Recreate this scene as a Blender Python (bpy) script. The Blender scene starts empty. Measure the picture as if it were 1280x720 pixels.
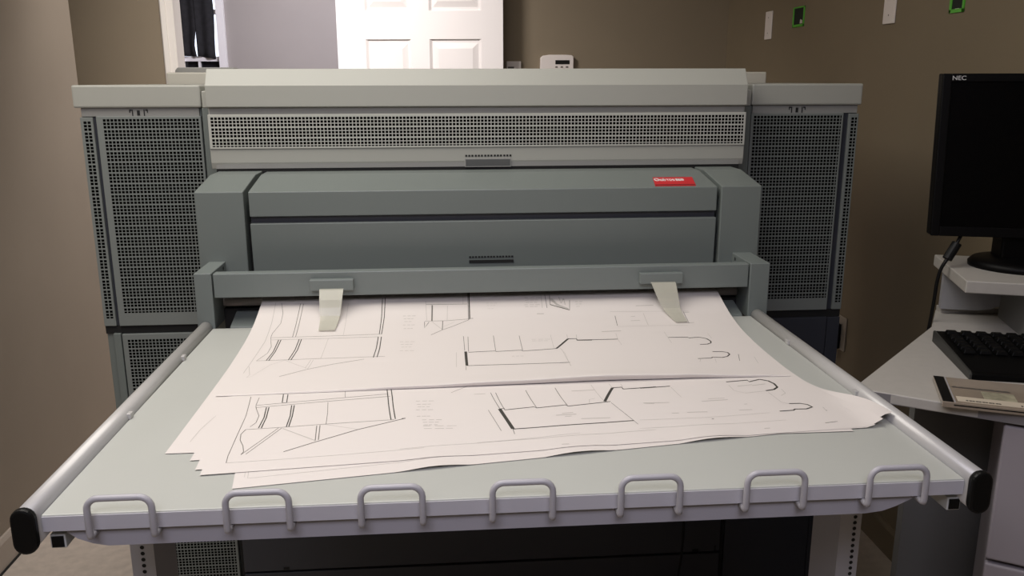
import bpy, bmesh, math
from mathutils import Matrix, Vector
S = bpy.context.scene
C = S.collection
PI = math.pi

# ------------------------------------------------------------------ materials
def lin(c):
    return tuple((x/255/12.92 if x/255 <= .04045 else ((x/255+.055)/1.055)**2.4) for x in c)
def mat(name, rgb, rough=.5, metal=0., var=0., scale=8., bump=0., bscale=200., spec=.5, alpha=1., trans=0., coat=0.):
    m = bpy.data.materials.new(name); m.use_nodes = True
    nt = m.node_tree; b = nt.nodes['Principled BSDF']
    col = (*rgb, 1.)
    b.inputs['Base Color'].default_value = col
    b.inputs['Roughness'].default_value = rough
    b.inputs['Metallic'].default_value = metal
    b.inputs['Specular IOR Level'].default_value = spec
    b.inputs['Alpha'].default_value = alpha
    b.inputs['Transmission Weight'].default_value = trans
    b.inputs['Coat Weight'].default_value = coat
    tc = nt.nodes.new('ShaderNodeTexCoord')
    if var > 0:
        n = nt.nodes.new('ShaderNodeTexNoise'); n.inputs['Scale'].default_value = scale; n.inputs['Detail'].default_value = 4
        nt.links.new(tc.outputs['Object'], n.inputs['Vector'])
        r = nt.nodes.new('ShaderNodeValToRGB')
        r.color_ramp.elements[0].position = .3; r.color_ramp.elements[1].position = .7
        r.color_ramp.elements[0].color = (*[c*(1-var) for c in rgb], 1); r.color_ramp.elements[1].color = (*[min(1, c*(1+var)) for c in rgb], 1)
        nt.links.new(n.outputs['Fac'], r.inputs['Fac']); nt.links.new(r.outputs['Color'], b.inputs['Base Color'])
    if bump > 0:
        n2 = nt.nodes.new('ShaderNodeTexNoise'); n2.inputs['Scale'].default_value = bscale; n2.inputs['Detail'].default_value = 3
        nt.links.new(tc.outputs['Object'], n2.inputs['Vector'])
        bp = nt.nodes.new('ShaderNodeBump'); bp.inputs['Strength'].default_value = bump; bp.inputs['Distance'].default_value = .002
        nt.links.new(n2.outputs['Fac'], bp.inputs['Height']); nt.links.new(bp.outputs['Normal'], b.inputs['Normal'])
    return m
def perforated(name, rgb, x0, x1, z0, z1, px, sz, rough=.45, hole=.75):
    """painted sheet metal punched with square holes, three rows then a bar"""
    m = mat(name, rgb, rough); nt = m.node_tree; N = nt.nodes; L = nt.links; b = N['Principled BSDF']
    tc = N.new('ShaderNodeTexCoord'); sp = N.new('ShaderNodeSeparateXYZ'); L.new(tc.outputs['Object'], sp.inputs[0])
    def M(op, a, c=None):
        n = N.new('ShaderNodeMath'); n.operation = op
        for i, q in enumerate((a, c)):
            if q is None: continue
            if isinstance(q, (int, float)): n.inputs[i].default_value = q
            else: L.new(q, n.inputs[i])
        return n.outputs[0]
    X, Z = sp.outputs['X'], sp.outputs['Z']
    inb = M('MULTIPLY', M('MULTIPLY', M('GREATER_THAN', X, x0), M('LESS_THAN', X, x1)), M('MULTIPLY', M('GREATER_THAN', Z, z0), M('LESS_THAN', Z, z1)))
    a = M('ABSOLUTE', M('SUBTRACT', M('FRACT', M('DIVIDE', M('SUBTRACT', X, x0), px)), .5))
    G = sz*3 + sz*.22
    t = M('MULTIPLY', M('FRACT', M('DIVIDE', M('SUBTRACT', z1, Z), G)), G)
    c = M('ABSOLUTE', M('SUBTRACT', M('FRACT', M('DIVIDE', t, sz)), .5))
    h = M('MULTIPLY', M('MULTIPLY', M('LESS_THAN', a, hole/2), M('LESS_THAN', c, hole/2)), M('MULTIPLY', inb, M('LESS_THAN', t, sz*3)))
    mx = N.new('ShaderNodeMix'); mx.data_type = 'RGBA'
    mx.inputs['A'].default_value = (*rgb, 1); mx.inputs['B'].default_value = (.004, .004, .004, 1)
    L.new(h, mx.inputs['Factor']); L.new(mx.outputs['Result'], b.inputs['Base Color'])
    bp = N.new('ShaderNodeBump'); bp.invert = True; bp.inputs['Strength'].default_value = .6; bp.inputs['Distance'].default_value = .002
    L.new(h, bp.inputs['Height']); L.new(bp.outputs['Normal'], b.inputs['Normal'])
    L.new(M('MULTIPLY', M('SUBTRACT', 1., h), .4), b.inputs['Specular IOR Level'])
    return m

K = {}
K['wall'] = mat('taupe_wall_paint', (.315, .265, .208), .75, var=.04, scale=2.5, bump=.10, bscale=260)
K['wall_back_shaded'] = mat('taupe_back_wall_shaded', (.215, .172, .115), .75, var=.04, scale=2.5, bump=.10, bscale=260)  # same taupe darkened, the dimmer light at the back put into the colour
K['wall_right_shaded'] = mat('taupe_right_wall_shaded', (.20, .158, .100), .75, var=.04, scale=2.5, bump=.10, bscale=260)  # same paint again, light falloff towards the right baked into a darker tone
K['far_wall'] = mat('grey_hall_paint', (.34, .315, .31), .8, var=.03, scale=2, bump=.08, bscale=240)
K['ceiling'] = mat('ceiling_white', (.75, .74, .71), .9, bump=.2, bscale=120)
K['floor'] = mat('beige_floor', (.52, .45, .38), .8, var=.10, scale=30, bump=.5, bscale=500)
K['base'] = mat('baseboard_paint', (.46, .40, .34), .5)
K['gap'] = mat('dark_gap', (.01, .009, .008), .8)
K['trim'] = mat('white_trim_paint', (.72, .68, .62), .4)
K['door'] = mat('white_door_paint', (.82, .78, .76), .4)
K['sash'] = mat('daylit_white_frame', (.85, .84, .88), .4)  # white tinted lilac, hall daylight put into the colour
K['cloth'] = mat('dark_curtain_cloth', (.014, .014, .018), .9, var=.3, scale=40)
K['darkglass'] = mat('dark_pane', (.010, .010, .014), .15)
K['light'] = mat('printer_light_grey', (.375, .378, .340), .42, bump=.05, bscale=700)
K['rear'] = mat('rear_cover_brightened', (.56, .54, .47), .45)  # paler than the cover grey, its extra brightness painted in
K['mid'] = mat('printer_mid_grey', (.160, .182, .172), .36, bump=.05, bscale=700)
K['mid2'] = mat('printer_band_grey', (.27, .27, .258), .45, bump=.05, bscale=700)
K['recess'] = mat('handle_recess_grey', (.085, .088, .086), .5)
K['low'] = mat('printer_dark_blue_grey', (.034, .037, .048), .5, bump=.05, bscale=700)
K['seam'] = mat('seam_black', (.006, .006, .006), .8)
K['dots'] = mat('punched_dots', (.008, .008, .008), .8)
K['frame'] = mat('guide_frame_grey', (.165, .188, .180), .38, bump=.05, bscale=700)
K['roller'] = mat('roller_steel', (.60, .53, .50), .35, .15)
K['clear'] = mat('milky_plastic_guide', (.62, .61, .52), .3, alpha=.5, coat=.3)
K['red'] = mat('red_badge', (.60, .012, .020), .4)
K['redd'] = mat('dark_red_edge', (.22, .003, .006), .4)
K['white'] = mat('white_lettering', (.9, .86, .84), .5)
K['table'] = mat('table_light_grey', (.445, .455, .425), .42, var=.02, scale=5, bump=.05, bscale=500)
K['lip'] = mat('table_edge_grey', (.50, .49, .53), .42)
K['plate'] = mat('front_plate_grey', (.37, .36, .40), .45)
K['rail'] = mat('rail_aluminium', (.50, .49, .48), .32, .15)
K['rubber'] = mat('black_plastic', (.005, .005, .005), .4, spec=.2)
K['tube'] = mat('grey_steel_tube', (.50, .51, .50), .4, .0)
K['wire'] = mat('grey_wire_loop', (.42, .41, .44), .35)
K['leg'] = mat('leg_grey', (.44, .44, .48), .45)
K['paper'] = mat('white_drawing_paper', (.68, .635, .607), .65, spec=.3)
K['ink0'] = mat('ink_dark', (.045, .042, .035), .7)
K['ink1'] = mat('ink_mid', (.15, .14, .125), .7)
K['ink2'] = mat('ink_faint', (.45, .425, .395), .7)
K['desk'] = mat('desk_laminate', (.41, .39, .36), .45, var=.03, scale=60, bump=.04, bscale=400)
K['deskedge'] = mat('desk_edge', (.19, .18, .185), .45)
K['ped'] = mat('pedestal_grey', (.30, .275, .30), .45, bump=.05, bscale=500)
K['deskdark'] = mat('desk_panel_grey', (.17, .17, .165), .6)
K['supp'] = mat('shelf_support_grey', (.30, .30, .32), .5)
K['mon'] = mat('monitor_black', (.002, .0018, .002), .45, spec=.12)
K['screen'] = mat('screen_black', (.0012, .0012, .0014), .25, spec=.15)
K['logo'] = mat('logo_silver', (.55, .55, .55), .4)
K['kb'] = mat('keyboard_black', (.002, .002, .002), .5, spec=.10)
K['key'] = mat('key_black', (.002, .002, .002), .4, spec=.16)
K['kbside'] = mat('keyboard_side_grey', (.035, .035, .032), .5)
K['jewel'] = mat('clear_case_beige', (.27, .22, .17), .18, var=.06, scale=25, coat=.4)
K['card'] = mat('cream_label', (.55, .48, .38), .5)
K['picture'] = mat('cover_picture_green', (.30, .28, .20), .5, var=.3, scale=60)
K['plast'] = mat('white_wall_plastic', (.74, .68, .64), .4)
K['plast_dim'] = mat('ivory_wall_plastic', (.60, .54, .50), .4)
K['plast_out'] = mat('outlet_plastic', (.36, .31, .25), .4)
K['hole'] = mat('screw_dark', (.08, .07, .06), .5)
K['green'] = mat('green_bracket', (.09, .42, .03), .45)
K['box'] = mat('box_dark', (.006, .010, .006), .8)
K['lcd'] = mat('lcd_black', (.012, .012, .012), .2)

# ------------------------------------------------------------------ mesh builder
class MB:
    def __init__(s): s.v = []; s.f = []; s.m = []
    def add(s, vs, fs, mi=0):
        n = len(s.v); s.v += [tuple(p) for p in vs]; s.f += [tuple(n+i for i in q) for q in fs]; s.m += [mi]*len(fs); return s
    def box(s, x0, x1, y0, y1, z0, z1, mi=0):
        return s.add([(x0,y0,z0),(x1,y0,z0),(x1,y1,z0),(x0,y1,z0),(x0,y0,z1),(x1,y0,z1),(x1,y1,z1),(x0,y1,z1)],
                     [(0,3,2,1),(4,5,6,7),(0,1,5,4),(1,2,6,5),(2,3,7,6),(3,0,4,7)], mi)
    def prism(s, ax, poly, a, b, mi=0):
        """poly is given in the two axes that are not ax (in x,y,z order)"""
        def P(p, t): return {'x': (t, p[0], p[1]), 'y': (p[0], t, p[1]), 'z': (p[0], p[1], t)}[ax]
        n = len(poly)
        return s.add([P(p, a) for p in poly]+[P(p, b) for p in poly],
                     [tuple(range(n))[::-1], tuple(range(n, 2*n))]+[(i, (i+1) % n, n+(i+1) % n, n+i) for i in range(n)], mi)
    def tube(s, path, r, n=10, mi=0, closed=False):
        path = [Vector(p) for p in path]; rings = []; ref = None
        for i, p in enumerate(path):
            d = (path[min(i+1, len(path)-1)]-path[max(i-1, 0)]).normalized()
            if ref is None:
                ref = Vector((0, 0, 1)) if abs(d.z) < .9 else Vector((1, 0, 0))
            a = (ref-d*ref.dot(d)).normalized(); ref = a; b = d.cross(a)
            rings.append([p+(a*math.cos(2*PI*k/n)+b*math.sin(2*PI*k/n))*r for k in range(n)])
        vs = [q for R in rings for q in R]; fs = []
        for i in range(len(rings)-1):
            for k in range(n): fs.append((i*n+k, i*n+(k+1) % n, (i+1)*n+(k+1) % n, (i+1)*n+k))
        fs.append(tuple(range(n))[::-1]); fs.append(tuple((len(rings)-1)*n+k for k in range(n)))
        return s.add(vs, fs, mi)
    def lathe(s, cx, cy, prof, n=32, sx=1., sy=1., mi=0):
        vs = [(cx+r*math.cos(2*PI*k/n)*sx, cy+r*math.sin(2*PI*k/n)*sy, z) for r, z in prof for k in range(n)]; fs = []
        for i in range(len(prof)-1):
            for k in range(n): fs.append((i*n+k, i*n+(k+1) % n, (i+1)*n+(k+1) % n, (i+1)*n+k))
        fs.append(tuple(range(n))[::-1]); fs.append(tuple((len(prof)-1)*n+k for k in range(n)))
        return s.add(vs, fs, mi)
    def disc(s, c, ax, r, n=12, mi=0):
        vs = []
        for k in range(n):
            a, b = r*math.cos(2*PI*k/n), r*math.sin(2*PI*k/n)
            vs.append({'y': (c[0]+a, c[1], c[2]+b), 'x': (c[0], c[1]+a, c[2]+b), 'z': (c[0]+a, c[1]+b, c[2])}[ax])
        return s.add(vs, [tuple(range(n))], mi)
    def xform(s, M):
        s.v = [tuple(M @ Vector(p)) for p in s.v]; return s
    def build(s, name, mats, parent=None, bevel=0., smooth=False, local=False, recalc=True, seg=2):
        if not isinstance(mats, (list, tuple)): mats = [mats]
        off = Vector((0, 0, 0))
        if parent is not None and not local: off = Vector(parent.get('_o', (0, 0, 0)))
        me = bpy.data.meshes.new(name)
        me.from_pydata([tuple(Vector(p)-off) for p in s.v], [], s.f)
        for m in mats: me.materials.append(m)
        me.polygons.foreach_set('material_index', s.m)
        if recalc:
            bm = bmesh.new(); bm.from_mesh(me); bmesh.ops.recalc_face_normals(bm, faces=bm.faces); bm.to_mesh(me); bm.free()
        if smooth:
            me.polygons.foreach_set('use_smooth', [True]*len(me.polygons))
        me.update()
        o = bpy.data.objects.new(name, me); C.objects.link(o)
        if parent is not None:
            o.parent = parent; OFF[o.name] = off
            o['_o'] = tuple(off)
        if bevel > 0:
            b = o.modifiers.new('edge', 'BEVEL'); b.width = bevel; b.segments = seg; b.limit_method = 'ANGLE'; b.angle_limit = math.radians(35)
        return o
OFF = {}
def tag(o, label=None, cat=None, group=None, kind=None):
    if label: o['label'] = label
    if cat: o['category'] = cat
    if group: o['group'] = group
    if kind: o['kind'] = kind
    return o
def thing(name, label, cat, loc, rotz=0., group=None):
    e = bpy.data.objects.new(name, None); e.empty_display_size = .05; C.objects.link(e)
    e.location = loc; e.rotation_euler = (0, 0, rotz); e['_o'] = tuple(loc)
    return tag(e, label, cat, group)
def struct(name, mb, mats, bevel=0., parent=None, smooth=False):
    o = mb.build(name, mats, parent, bevel, smooth)
    if parent is None: o['kind'] = 'structure'
    return o
def text_mesh(s, size, extr=0.0004):
    cu = bpy.data.curves.new('lettering', 'FONT'); cu.body = s; cu.size = size; cu.extrude = extr
    o = bpy.data.objects.new('lettering', cu); C.objects.link(o)
    me = bpy.data.meshes.new_from_object(o.evaluated_get(bpy.context.evaluated_depsgraph_get()))
    vs = [v.co.copy() for v in me.vertices]; fs = [tuple(p.vertices) for p in me.polygons]
    bpy.data.objects.remove(o); bpy.data.meshes.remove(me)
    return vs, fs

# ------------------------------------------------------------------ camera
f_px = 1065.8
R = ((0.99678655,-0.08008489,-0.00172953),(-0.02061040,-0.23554602,-0.97164463),(0.07740667,0.96855794,-0.23643969))
cam = bpy.data.cameras.new('camera'); cam.sensor_width = 36.; cam.sensor_fit = 'HORIZONTAL'
cam.lens = f_px/1280*36.; cam.clip_start = .02
co = bpy.data.objects.new('camera', cam); C.objects.link(co)
co.matrix_world = Matrix(((R[0][0], -R[1][0], -R[2][0], 0), (R[0][1], -R[1][1], -R[2][1], 0), (R[0][2], -R[1][2], -R[2][2], 1.48), (0, 0, 0, 1)))
S.camera = co

# ------------------------------------------------------------------ room
XL, XR, YB, CEIL = -1.40, 1.40, 4.25, 2.60
struct('floor', MB().box(-3.2, 2.2, -1.6, 6.7, -.05, 0), K['floor'])
struct('ceiling', MB().box(-3.2, 2.2, -1.6, 6.7, CEIL, CEIL+.05), K['ceiling'])
struct('wall_left', MB().box(-3.1, XL, -1.5, 3.51, 0, CEIL), K['wall'])
struct('wall_right', MB().box(XR, XR+.1, -1.5, YB, 0, CEIL), K['wall_right_shaded'])
struct('wall_front', MB().box(-3.1, XR+.1, -1.6, -1.5, 0, CEIL), K['wall'])
OX0, OX1, OH = -1.240, -.478, 2.05
struct('wall_back', MB().box(-3.1, OX0, YB, YB+.1, 0, CEIL).box(OX1, XR+.1, YB, YB+.1, 0, CEIL).box(OX0, OX1, YB, YB+.1, OH, CEIL), K['wall_back_shaded'])
struct('wall_alcove', MB().box(-3.2, -3.1, 3.4, YB+.1, 0, CEIL), K['wall'])
WX0, WX1, WZ0, WZ1, YF = -1.86, -1.53, .25, 2.15, 6.5
struct('wall_hall_back', MB().box(-3.1, WX0, YF, YF+.1, 0, CEIL).box(WX1, 1.0, YF, YF+.1, 0, CEIL).box(WX0, WX1, YF, YF+.1, WZ1, CEIL).box(WX0, WX1, YF, YF+.1, 0, WZ0), K['far_wall'])
struct('wall_hall_left', MB().box(-3.2, -3.1, YB+.1, YF+.1, 0, CEIL), K['far_wall'])
struct('wall_hall_right', MB().box(1.0, 1.1, YB+.1, YF+.1, 0, CEIL), K['far_wall'])
struct('baseboard_left', MB().prism('y', [(XL, 0), (XL+.014, 0), (XL+.014, .085), (XL+.008, .10), (XL, .10)], -1.5, 3.51).box(XL+.0141, XL+.019, -1.5, 3.5, 0, .006, 1), [K['base'], K['gap']])
struct('baseboard_right', MB().prism('y', [(XR, 0), (XR-.014, 0), (XR-.014, .085), (XR-.008, .10), (XR, .10)], -1.5, YB), K['wall_right_shaded'])
struct('baseboard_back', MB().prism('x', [(YB, 0), (YB-.014, 0), (YB-.014, .085), (YB-.008, .10), (YB, .10)], -.40, XR-.015), K['base'])
# cased opening into the hall
def casing(x0, x1, inner):
    a, b = (x0, x1)
    return [(a, YB), (a, YB-.016), (a+(.006 if inner > 0 else .014), YB-.022), (a+.026, YB-.022), (a+.028, YB-.017), (b-.006, YB-.018), (b, YB-.012), (b, YB)]
mb = MB().prism('z', casing(-1.288, -1.228, 1), 0, OH+.07).prism('z', [(-.486, YB), (-.486, YB-.016), (-.425, YB-.020), (-.425, YB)], 0, OH+.07, 1)  # right casing takes the daylight-tinted white, left one the plain trim paint
mb.box(-1.288, -.425, YB-.0165, YB, OH, OH+.075).box(OX0, -1.230, YB, YB+.11, 0, OH).box(-.486, OX1, YB, YB+.11, 0, OH).box(OX0, OX1, YB, YB+.11, OH-.008, OH)
struct('trim_1', mb, [K['trim'], K['sash']])
# six-panel door swung open into the room, against the wall
def frustum(mb, u0, u1, z0, z1, y0, y1, g):
    vs = [(u0, y0, z0), (u1, y0, z0), (u1, y0, z1), (u0, y0, z1), (u0+g, y1, z0+g), (u1-g, y1, z0+g), (u1-g, y1, z1-g), (u0+g, y1, z1-g)]
    mb.add(vs, [(4, 5, 6, 7), (0, 1, 5, 4), (1, 2, 6, 5), (2, 3, 7, 6), (3, 0, 4, 7)])
DW = .722
cols = [(.078, .292), (.378, .622)]; rws = [(.22, .80), (.97, 1.668), (1.795, 1.925)]
dm = MB().box(0, DW, 0, .024, .01, 2.03)
us = [0, .078, .292, .378, .622, DW]
for a, b in ((0, .078), (.292, .378), (.622, DW)): dm.box(a, b, -.010, 0, .01, 2.03)
for u0, u1 in cols:
    for a, b in ((.01, .22), (.80, .97), (1.668, 1.795), (1.925, 2.03)): dm.box(u0, u1, -.010, 0, a, b)
    for a, b in rws:
        frustum(dm, u0+.016, u1-.016, a+.016, b-.016, 0, -.009, .026)
        for q in ((u0, u0+.012), (u1-.012, u1)): dm.prism('z', [(q[0], 0), (q[1], 0), (q[0] if q[0] == u0 else q[1], -.0098)], a, b)
door = dm.build('door_1', K['door'], None, 0)
door['kind'] = 'structure'; door.location = (-.426, YB-.035, 0); door.rotation_euler = (0, 0, math.atan2(-.09, .715))
# window of the hall with cloth hung in front
wm = MB()
wm.box(WX0, WX0+.02, YF-.03, YF+.1, WZ0, WZ1).box(WX1-.055, WX1, YF-.03, YF+.1, WZ0, WZ1).box(WX0, WX1, YF-.03, YF+.1, WZ1-.05, WZ1).box(WX0, WX1, YF-.03, YF+.1, WZ0, WZ0+.05)
win = struct('window_1', wm, K['sash'])
mm = MB().box(-1.742, -1.727, YF+.005, YF+.03, WZ0+.05, WZ1-.05)
for z in (.95, 1.30, 1.618, 1.94): mm.box(WX0+.02, WX1-.055, YF+.002, YF+.03, z, z+.034)
struct('window_bars', mm, K['sash'], parent=win)
glass = mat('clear_pane', (.95, .96, 1.), .02, trans=1., alpha=.25)
struct('pane', MB().box(WX0+.02, WX1-.055, YF+.034, YF+.038, 1.62, WZ1-.05), glass, parent=win)
struct('lower_pane', MB().box(WX0+.02, WX1-.055, YF+.034, YF+.038, WZ0+.05, 1.62), K['darkglass'], parent=win)
def cloth(name, x0, x1, zb0, zb1, label, ph, inset):
    n = 14; nz = 12; vs = []; fs = []
    for j in range(nz+1):
        t = j/nz
        for i in range(n+1):
            q = i/n; xl = x0+inset[0](t); xr = x1+inset[1](t)
            zz = (zb0+(zb1-zb0)*q)*(1-t)+2.11*t
            vs.append((xl+(xr-xl)*q, YF-.012-.010*math.sin(q*9+ph)*(1-.4*t), zz))
    for j in range(nz):
        for i in range(n): fs.append((j*(n+1)+i, j*(n+1)+i+1, (j+1)*(n+1)+i+1, (j+1)*(n+1)+i))
    o = MB().add(vs, fs).build(name, K['cloth'], None, 0, True, recalc=False)
    sd = o.modifiers.new('thick', 'SOLIDIFY'); sd.thickness = .003
    tag(o, label, 'curtain', 'dark cloths over the hall window')
bulge = lambda t: -.016*math.exp(-((t-.16)/.16)**2)
cloth('dark_curtain', -1.842, -1.738, 1.655, 1.65, 'dark cloth hanging over the left half of the hall window', 0, (lambda t: 0, lambda t: bulge(t)+.004))
cloth('dark_curtain', -1.734, -1.612, 1.655, 1.632, 'dark cloth with slanted hem over the right half of the hall window', 2, (lambda t: -.004*t, lambda t: .012-.012*math.cos(t*4)-.02*t))

# ------------------------------------------------------------------ printer
P = thing('wide_format_printer', 'large grey wide format printer and scanner with perforated side towers and red badge', 'printer', (.09, 2.05, 0))
core = MB().box(-.552, .745, 2.06, 2.74, .04, 1.415)
core.build('body_core', K['mid'], P, .002)
for x0, x1 in ((-.5475, -.5095), (.7035, .7405)):
    cpst = MB().box(x0, x1, 2.040, 2.3, .90, 1.420).build('filler_post', K['mid'], P, .001)
    MB().box(x0+.002, x1-.002, 2.038, 2.3, 1.4205, 1.458).build('hinge_block', K['light'], cpst, .002)
CFG = {'left': (-.832, -.549, -.822, -.794, -.786, -.553), 'right': (.742, 1.017, .990, 1.014, .744, .975)}
for side, (cx0, cx1, sx0, sx1, mx0, mx1) in CFG.items():
    L = side == 'left'
    tw = MB().box(min(mx0, sx0), max(mx1, sx1), 2.058, 2.74, .04, 1.421)
    tower = tw.build('side_tower', K['mid'] if L else K['mid'], P, .002)
    cap = MB().box(cx0, cx1, 2.043, 2.58, 1.421, 1.4715).build('tower_cap', K['light'], tower, .004)
    band = MB().box(min(mx0, sx0)+.004, max(mx1, sx1)-.004, 2.051, 2.06, 1.402, 1.4205).build('latch_band', K['mid2'], tower)
    lx = (-.692 if L else .858)
    la = MB().box(lx-.003, lx+.003, 2.0495, 2.052, 1.404, 1.415)
    for q in (-.014, .012): la.box(lx+q, lx+q+.0018, 2.0495, 2.052, 1.403, 1.417)
    for q in (-.020, .016): la.box(lx+q, lx+q+.005, 2.0495, 2.052, 1.4145, 1.417).box(lx+q+(0 if q < 0 else .0035), lx+q+(.0016 if q < 0 else .005), 2.0495, 2.052, 1.410, 1.4145)
    la.build('latch', K['seam'], band)
    dark = (.115, .121, .117) if L else (.085, .092, .094)
    dark = (.19, .208, .198)
    off = Vector(P['_o'])
    pm = perforated('tower_grille_'+side, dark, mx0+.014-off.x if L else mx0+.006-off.x, mx1-.005-off.x, .938, 1.397, .0083, .0077)
    MB().box(mx0, mx1, 2.046, 2.0575, .906, 1.402).build('perforated_panel', pm, tower, .0012)
    pm2 = perforated('strip_grille_'+side, dark, (sx0+.006 if L else sx0+.005)-off.x, (sx1-.004)-off.x, .925, 1.392, .0090, .0077)
    MB().box(sx0, sx1, 2.048, 2.0575, .906, 1.400).build('perforated_strip', pm2, tower, .001)
    g = (sx1, mx0) if L else (mx1, sx0)
    MB().box(g[0], g[1], 2.055, 2.0585, .906, 1.402).box(min(mx0, sx0), max(mx1, sx1), 2.053, 2.0585, .886, .906, 1).build('seam', [K['low'], K['seam']], tower)
    # lower half
    if L:
        pl = perforated('lower_grille', dark, mx0+.014-off.x, mx1-.006-off.x, .06, .872, .0083, .0077)
        MB().box(-.803, -.786, 2.046, 2.0575, .04, .887).build('corner_post', K['mid'], tower, .0012)
        MB().box(-.783, mx1, 2.046, 2.0575, .04, .885).build('lower_perforated_panel', pl, tower, .0012)
    else:
        MB().box(mx0, .978, 2.046, 2.0575, .04, .886).build('lower_panel', K['low'], tower, .0012)
        MB().box(.981, 1.014, 2.049, 2.0575, .04, .885).build('corner_post', K['low'], tower, .0012)
# top cover
CX0, CX1 = -.513, .697
cover = MB().prism('x', [(1.955, 1.2895), (1.951, 1.3035), (1.951, 1.408), (1.962, 1.409), (1.962, 1.4235), (1.948, 1.4245), (1.948, 1.470), (1.972, 1.506), (2.62, 1.506), (2.62, 1.2895)], CX0, CX1)
cover = cover.build('top_cover', K['light'], P, .0015)
MB().box(CX0+.003, CX1-.003, 1.9595, 1.9625, 1.409, 1.4235).build('recess_band', K['mid2'], cover)
pm = perforated('cover_grille', (.45, .455, .415), CX0+.006-.09, CX1-.006-.09, 1.338, 1.4035, .0079, .0073)
MB().box(CX0+.001, CX1-.001, 1.948, 1.9512, 1.334, 1.4085).build('perforated_strip', pm, cover, .0008)
hx0, hx1 = .049, .154
dm = MB()
for g in range(5):
    for k in range(3):
        x = hx0+.0012+g*.0216+k*.0069; dm.box(x, x+.0045, 1.9497, 1.9515, 1.3125, 1.3165)
dm.build('vent_slots', K['dots'], cover)
MB().box(hx0, hx1, 1.9485, 1.956, 1.289, 1.3085).box(hx0+.002, hx1-.002, 1.9478, 1.949, 1.2915, 1.3065, 1).build('handle_recess', [K['mid2'], K['recess']], cover, .0006)
MB().box(CX0+.01, CX1-.01, 1.952, 1.9562, 1.2900, 1.3005).build('lower_edge', K['mid2'], cover)
MB().box(CX0+.01, CX1-.01, 1.953, 2.05, 1.270, 1.2893).build('shadow_gap', K['seam'], cover)
# rear unit standing up behind the cover
MB().box(-.795, .993, 2.62, 2.74, 1.40, 1.5045).build('rear_cover', K['rear'], P, .004)
MB().prism('y', [(-.815, 1.4), (-.630, 1.4), (-.630, 1.5205), (-.797, 1.5205), (-.805, 1.512)], 2.742, 2.80).build('rear_tray', K['mid2'], P, .002)
# scanner housing
def housing(x0, x1, dy=0):
    return [(1.750+dy, 1.212), (1.750+dy, 1.2625), (1.884, 1.2835), (1.948, 1.2835), (1.948, 1.212)]
lid = MB().prism('x', housing(0, 0), -.393, .5735).build('scanner_lid', K['mid'], P, .0015)
MB().box(-.393, .5735, 1.762, 1.95, 1.198, 1.2125).build('lid_groove', K['low'], P)
fd = MB().prism('x', [(1.752, 1.085), (1.748, 1.198), (1.95, 1.1985), (1.95, 1.085)], -.393, .5735).build('front_door', K['mid'], P, .0012)
dm = MB()
for g in range(5):
    for k in range(3):
        x = .050+g*.0190+k*.0061; dm.box(x, x+.0042, 1.7495, 1.752, 1.1195, 1.1230)
dm.box(.050, .143, 1.7495, 1.752, 1.1085, 1.1145)
dm.build('vent_slots', K['dots'], fd)
for x0, x1 in ((-.498, -.402), (.581, .667)):
    MB().prism('x', [(1.740, .86), (1.745, 1.264), (1.874, 1.2850), (1.948, 1.2850), (1.948, .86)], x0, x1).build('housing_end', K['mid'], P, .0018)
MB().box(-.402, .581, 1.775, 2.05, .86, 1.196).build('inner_housing', K['seam'], P)
# badge on the sloping lid
k = (1.2835-1.2625)/(1.884-1.750)
def onlid(x, y, h=.0006): return (x, y, 1.2625+(y-1.75)*k+h)
bd = MB()
q = [(.4425, 1.7585), (.5295, 1.7585), (.5395, 1.824), (.4525, 1.824)]
bd.add([onlid(*p, 0) for p in q]+[onlid(*p, .0014) for p in q], [(4, 5, 6, 7), (0, 1, 5, 4), (1, 2, 6, 5), (2, 3, 7, 6), (3, 0, 4, 7)])
q2 = [(.4435, 1.7605), (.529, 1.7605), (.5302, 1.768), (.4447, 1.768)]
bd.add([onlid(*p, .0016) for p in q2], [(0, 1, 2, 3)], 1)
badge = bd.build('badge', [K['red'], K['redd']], lid)
tm = MB()
def put_text(mb, s, size, x, y, bold=1., sx=1.):
    vs, fs = text_mesh(s, size); c, n = math.cos(math.atan(k)), math.sin(math.atan(k))
    w = max(v.x for v in vs)
    for dx in ([0, .0006, .0012] if bold > 1 else [0]):
        mb.add([(x+dx+v.x*sx, y+v.y*1.55*c+0.12*v.y, 1.2625+(y+v.y*1.55*c-1.75)*k+.0018+v.z) for v in vs], fs)
    return x+w*sx
xe = put_text(tm, 'Océ', .0175, .4500, 1.794, 2, .80)
xe = put_text(tm, 'TDS', .0125, xe+.0025, 1.794, 1, .80)
put_text(tm, '860', .0145, xe+.002, 1.794, 2, .82)
tm.build('lettering', K['white'], badge, recalc=False)
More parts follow.
